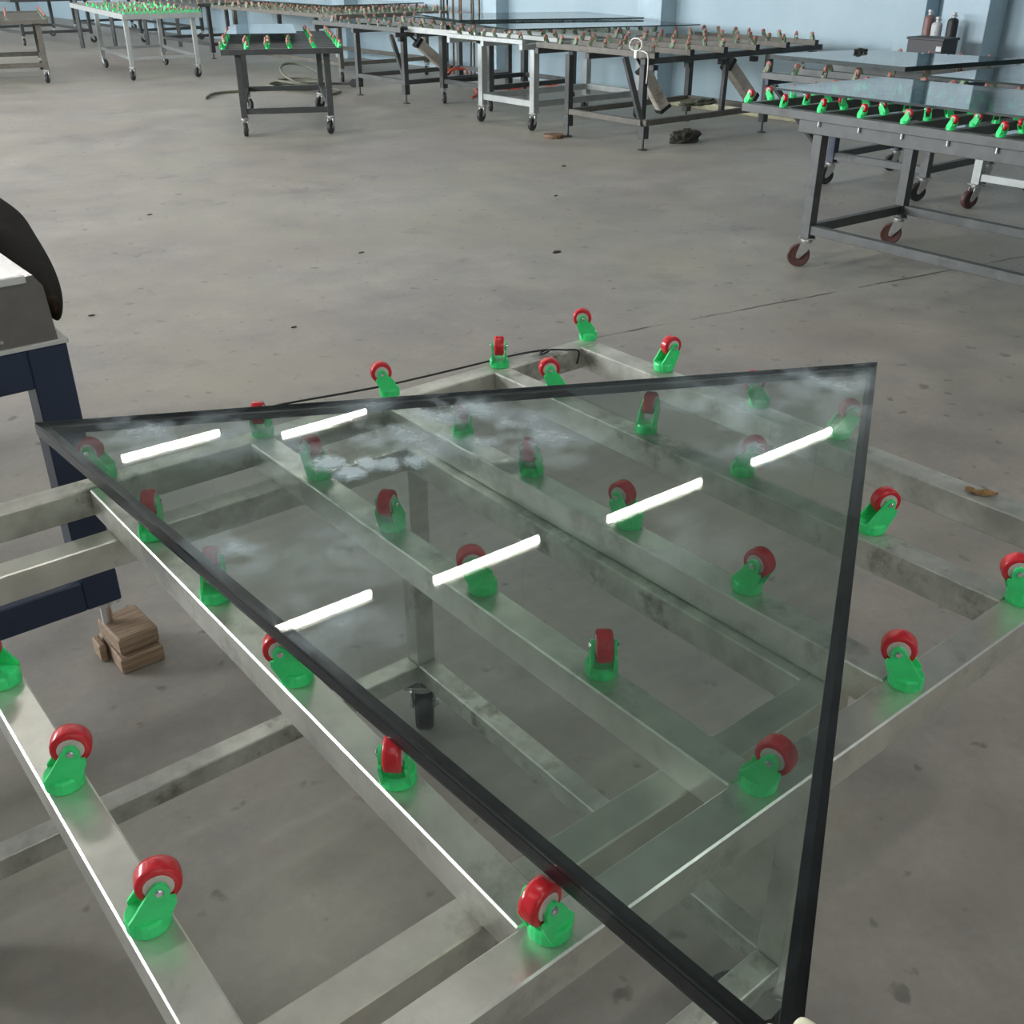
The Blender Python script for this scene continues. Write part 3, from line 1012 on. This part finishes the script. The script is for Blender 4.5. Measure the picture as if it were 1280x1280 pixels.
t4 = tilt_table('dark tilting roller table with one air cylinder and an orange hose, farther of its kind', 7.2, 9.3, 11.0, 13.0, Z6 - .01,
    (7.25, 7.9, 8.5, 9.1), M['steel_mid'], M['steel_mid'], (7.32, 8.9, 11.05, 12.1), ((7.32, 11.05), (7.32, 12.1), (8.9, 11.05), (8.9, 12.1)),
    (((8.3, 11.5, .27), (7.75, 11.6, .72)),), (((7.32, 11.05, .26), (7.34, 11.35, .73)),), step=.22)
# glass sheets lying over these tables
sheet('wide clear glass sheet on the nearest tilting table and the pale table, lower of two', [(6.98, 8.62), (9.0, 7.98), (9.3, 10.6), (7.55, 11.2)], .927, .010)
sheet('wide clear glass sheet over the middle trolley table, upper of two', [(7.25, 9.85), (9.15, 8.95), (9.5, 10.3), (7.6, 11.2)], .945, .014)

# -- long roller tables farther back along the wall
def plain_table(label, x0, x1, y0, y1, z, mat, kit, sx, sy, legs, foot='castor', rz=0, low=True, wheel=CB):
    t = table(label, x0, y0, rz)
    L, W = x1 - x0, y1 - y0
    box('rail', 0, L, 0, .05, z - .05, z, mat, t)
    box('rail', 0, L, W - .05, W, z - .05, z, mat, t)
    xs = frange(0.0, L - .04, (L - .045) / max(1, round(L / sx)))
    for x in xs:
        box('cross_beam', x, x + .045, .05, W - .05, z - .05, z, mat, t)
        for y in frange(.025, W - .02, (W - .05) / max(1, round(W / sy))):
            put_roller(t, x + .022, y, z, random.uniform(0, 360), kit, False)
    for lx in legs[0]:
        for ly in legs[1]:
            box('leg', lx - .03, lx + .03, ly - .03, ly + .03, CASTOR_H if foot == 'castor' else .21, z - .05, mat, t)
            if foot == 'castor': put_castor(t, lx, ly, random.uniform(0, 360), wheel)
            else: put_jack(t, lx, ly, mat, M['steel_dark'])
    if low:
        for ly in legs[1]: box('low_rail', legs[0][0] + .03, legs[0][-1] - .03, ly - .02, ly + .02, .20, .25, mat, t)
        for lx in legs[0]: box('low_rail', lx - .02, lx + .02, legs[1][0] + .03, legs[1][-1] - .03, .20, .25, mat, t)
    return t
t9 = plain_table('long brown roller table packed with dusty rollers against the wall', 7.75, 9.6, 13.3, 17.2, .86, M['steel_brown'], ROLD, .23, .24, ((.2, 1.65), (.3, 3.5)))
sheet('pale glass sheet on the long brown roller table at the wall', [(8.1, 14.0), (9.6, 13.9), (9.6, 17.0), (8.0, 17.0)], .935, .012)
t10 = plain_table('dark grey table on screw feet behind the small cart, loaded with dusty rollers', 7.75, 9.4, 17.7, 20.2, .86, M['steel_dark'], ROLD, .3, .3, ((.3, 1.6), (.3, 2.4)), 'jack')
t11 = plain_table('dark grey table on castors at the far left, beyond the pale green-topped cart', 6.2, 8.0, 22.6, 25.6, .82, M['steel_dark'], ROLD, .4, .4, ((.2, 1.5), (.3, 2.6)))
t12 = plain_table('dark grey roller table at the far end near the blue wall', 8.3, 9.8, 22.0, 26.5, .86, M['steel_dark'], ROLD, .35, .35, ((.2, 1.5), (.3, 4.2)))

# -- small cart in the middle distance
t1 = table('small dark grey cart with close slats, green rollers and a little glass sheet on top', 4.52, 9.95, -27)
# local x along its front edge, local y away from the camera
W1, D1, Z1 = 1.14, 2.5, .79
box('rail', 0, W1, 0, .05, Z1 - .05, Z1, M['steel_dark'], t1)
box('rail', 0, W1, D1 - .05, D1, Z1 - .05, Z1, M['steel_dark'], t1)
for x in (0, W1 - .05): box('rail', x, x + .05, .05, D1 - .05, Z1 - .05, Z1, M['steel_dark'], t1)
n = 16
for k in range(n):
    y = .05 + (D1 - .1) * (k + .5) / n
    box('slat', .05, W1 - .05, y - .040, y + .040, Z1 - .045, Z1 - .004, M['steel_dark'], t1, .004)
for x in (.15, W1 - .15):
    for y in (.12, D1 - .45):
        box('leg', x - .03, x + .03, y - .03, y + .03, CASTOR_H, Z1 - .05, M['steel_dark'], t1)
        put_castor(t1, x, y, 250 + random.uniform(-60, 60), CB)
    box('low_rail', x - .02, x + .02, .15, D1 - .48, .20, .25, M['steel_dark'], t1)
for y in (.12, D1 - .45): box('low_rail', .18, W1 - .18, y - .02, y + .02, .20, .25, M['steel_dark'], t1)
for x in (.025, .24, .44, .65, .88, 1.115):
    for y in frange(.05, 2.45, .25):
        put_roller(t1, x, y, Z1, 250 + random.uniform(-60, 60), RMID, False)
def loc1(x, y):
    c, s = math.cos(R(-27)), math.sin(R(-27))
    return (4.52 + x * c - y * s, 9.95 + x * s + y * c)
sheet('small pale glass sheet on the little dark cart', [loc1(.04, .85), loc1(.74, .85), loc1(.74, 2.45), loc1(.04, 2.45)], Z1 + .074, .008, mat='glass_mirror')

# -- pale cart on the left with a comb of green rollers
t2 = table('pale grey cart with a dense comb of green rollers, left of the small dark cart', 5.68, 15.52, -9)
W2, D2, Z2 = 1.1, 4.2, .85
box('rail', 0, W2, 0, .05, Z2 - .07, Z2, M['steel_light'], t2)
box('rail', 0, W2, D2 - .05, D2, Z2 - .07, Z2, M['steel_light'], t2)
for x in (0, W2 - .05): box('rail', x, x + .05, .05, D2 - .05, Z2 - .07, Z2, M['steel_light'], t2)
for y in frange(.4, D2 - .3, .4): box('cross_beam', .05, W2 - .05, y, y + .04, Z2 - .05, Z2, M['steel_light'], t2)
for x in (.05, W2 - .12):
    for y in (.1, 2.2):
        box('leg', x - .03, x + .03, y - .03, y + .03, CASTOR_H, Z2 - .07, M['steel_light'], t2)
        put_castor(t2, x, y, 250 + random.uniform(-40, 40), CB)
    box('low_rail', x - .018, x + .018, .13, 2.17, .26, .30, M['steel_light'], t2)
for y in (.1, 2.2): box('low_rail', .08, W2 - .15, y - .018, y + .018, .26, .30, M['steel_light'], t2)
for k in range(19):
    put_roller(t2, .04 + k * .0575, .025, Z2, 270, RMID, False)
for y in frange(.42, 3.1, .4):
    for k in range(5): put_roller(t2, .06 + k * .24, y, Z2, random.uniform(0, 360), RMID, False)

# -- brown cart at far left
t3 = table('brown-grey cart with orange-red rollers cut by the left edge', 2.63, 16.48, -15)
W3, D3, Z3 = 2.25, 2.6, .80
box('rail', 0, W3, 0, .05, Z3 - .05, Z3, M['steel_brown'], t3)
box('rail', 0, W3, D3 - .05, D3, Z3 - .05, Z3, M['steel_brown'], t3)
for x in (0, W3 - .05): box('rail', x, x + .05, .05, D3 - .05, Z3 - .05, Z3, M['steel_brown'], t3)
box('deck_board', .05, W3 - .05, .05, D3 - .05, Z3 - .045, Z3 - .02, M['steel_brown'], t3, .001)
for x in (.12, W3 - .14):
    for y in (.12, 2.1):
        box('leg', x - .035, x + .035, y - .035, y + .035, CASTOR_H, Z3 - .05, M['steel_brown'], t3)
        put_castor(t3, x, y, 250, CB)
    box('low_rail', x - .02, x + .02, .155, 2.065, .20, .26, M['steel_brown'], t3)
for y in (.12, 2.1): box('low_rail', .155, W3 - .175, y - .02, y + .02, .20, .26, M['steel_brown'], t3)
for x in frange(.3, 2.25, .48):
    for y in frange(.05, 2.5, .22): put_roller(t3, x, y, Z3, 260, RMID if False else ROLD, False)
# coloured sheets stacked upright beyond
def panel_stack():
    t = empty('panel_rack', (7.1, 21.7, 0), R(-30), 'rack of orange-red and mauve panels at the far left', 'rack')
    box('shelf', -.1, 1.9, -.05, .05, .89, .95, M['steel_dark'], t)
    for x in (0, .6, 1.2, 1.8):
        box('leg', x - .03, x + .03, -.05, .05, 0, .89, M['steel_dark'], t)
    for i, (a, b, m) in enumerate(((0, .38, 'mauve'), (.4, .62, 'redpanel'), (.64, .80, 'mauve'), (.82, 1.02, 'redpanel'), (1.04, 1.4, 'mauve'), (1.42, 1.86, 'mauve'))):
        box('panel', a, b, -.04, .04, .95, 1.6, M[m], t)
panel_stack()

# ------------------------------------------------------------------ cables, hoses, debris
coil = [(5.6, 12.9, .018), (5.9, 13.3, .018), (6.4, 13.3, .02)]
for k in range(40):
    a = k * .55
    lap = k // 11
    rr = .34 + .07 * math.sin(lap * 2.1)
    coil.append((7.0 + .05 * lap + rr * math.cos(a) * .9, 13.2 + rr * 1.15 * math.sin(a), .03 + .02 * lap + (.11 * (1 + math.sin(a)) if lap == 2 else 0)))
coil += [(7.3, 12.6, .02), (6.9, 12.2, .018), (6.5, 11.7, .018)]
tag(tube('hose_coil', coil, .016, M['hose_olive']), 'olive hose lying coiled on the floor behind the small dark cart', 'hose')
pb = empty('floor_pipe', (7.33, 13.15, 0), R(-40), 'short dark pipe with a black wheel end lying on the floor', 'pipe')
bar('pipe', (-.5, 0, .05), (.42, 0, .05), .03, .03, M['steel_dark'], pb)
bm = bmesh.new(); lathe(bm, [(.05, -.02), (.055, 0), (.05, .02)], 14, 'Y')
link('end_wheel', finish(bm, 'end_wheel', M['rubber']), pb, (.46, 0, .056))
tag(tube('orange_hose', [(8.35, 11.3, .30), (8.15, 11.2, .34), (8.0, 11.1, .30), (8.1, 11.35, .29), (8.3, 11.2, .32), (8.2, 11.0, .29)], .014, M['orange']),
    'orange hose bunched on the low frame of the farther tilting table', 'hose')
tag(tube('red_hose', [(8.2, 10.9, .02), (8.5, 11.2, .016), (8.9, 11.7, .016), (9.2, 11.3, .016), (9.5, 11.2, .016)], .016, M['orange']),
    'red hose trailing on the floor under the middle trolley table', 'hose')
lump('red_scrap', (9.6, 11.0, 0), (.10, .08, .05), M['orange'], 'small red scrap on the floor by the blue wall', 'scrap', 5)
lump('rag_heap', (7.80, 7.0, 0), (.17, .10, .085), M['rag'], 'dark crumpled rag on the floor under the nearest tilting table', 'rag', 9)
lump('cloth_heap', (8.35, 7.35, .262), (.22, .12, .045), M['hose_olive'], 'olive crumpled hose heap on the low frame of the nearest tilting table', 'cloth', 11)
wc = []
for k in range(26):
    a = k * .7
    wc.append((6.93 + .012 * math.sin(k), 6.85 + .075 * math.cos(a), .90 + .05 * math.sin(a)))
wc = [(7.3, 6.95, .90), (7.1, 6.92, .91)] + wc + [(6.93, 6.72, .84), (6.93, 6.70, .70), (6.93, 6.71, .60)]
wt = empty('white_cable', (0, 0, 0), 0, 'white power cable looped over the corner of the nearest tilting table', 'cable')
tube('cable_loop', wc, .006, M['cord_white'], wt)
box('plug', 6.915, 6.945, 6.83, 6.865, .79, .85, M['cord_white'], wt, .004)
bk = empty('wood_pad', (6.99, 7.98, 0), R(20), 'round brown wooden pad beside the screw foot of the nearest tilting table', 'pad')
bm = bmesh.new(); lathe(bm, [(.10, 0), (.105, .02), (.10, .035)], 16); link('pad_disc', finish(bm, 'pad_disc', M['rust']), bk)
# dark rods standing in a bundle by the wall
rb = empty('rod_rack', (9.82, 13.3, 0), 0, 'bundle of thin dark rods standing upright behind the tilting tables', 'rack')
for k in range(9):
    x = random.uniform(-.05, .05); y = -.4 + k * .12
    bar('rod', (x, y, 0), (x + random.uniform(-.05, .05), y + random.uniform(-.05, .05), 1.9), .022, .022, random.choice([M['steel_dark'], M['steel_brown'], M['rust']]), rb, 0)
for x, y, s, sd_ in ((4.12, 4.66, .030, 1), (6.05, 6.77, .025, 2), (3.2, 5.4, .018, 3), (2.2, 4.4, .015, 4), (1.5, 5.2, .016, 5), (5.2, 5.9, .018, 6), (2.6, 7.2, .02, 7)):
    lump('scrap', (x, y, 0), (s, s * .5, s * .3), M['rag'],
         ['dark scrap on the open floor between the triangle glass and the tilting tables', 'dark scrap on the floor in front of the nearest tilting table', 'tiny dark chip on the floor right of centre',
          'tiny dark chip on the floor just behind the foreground table', 'tiny dark chip on the floor behind the glass, left of centre', 'tiny dark chip beside the castor of the green-roller table', 'tiny dark chip on the floor before the small cart'][sd_ - 1], 'scrap', sd_)
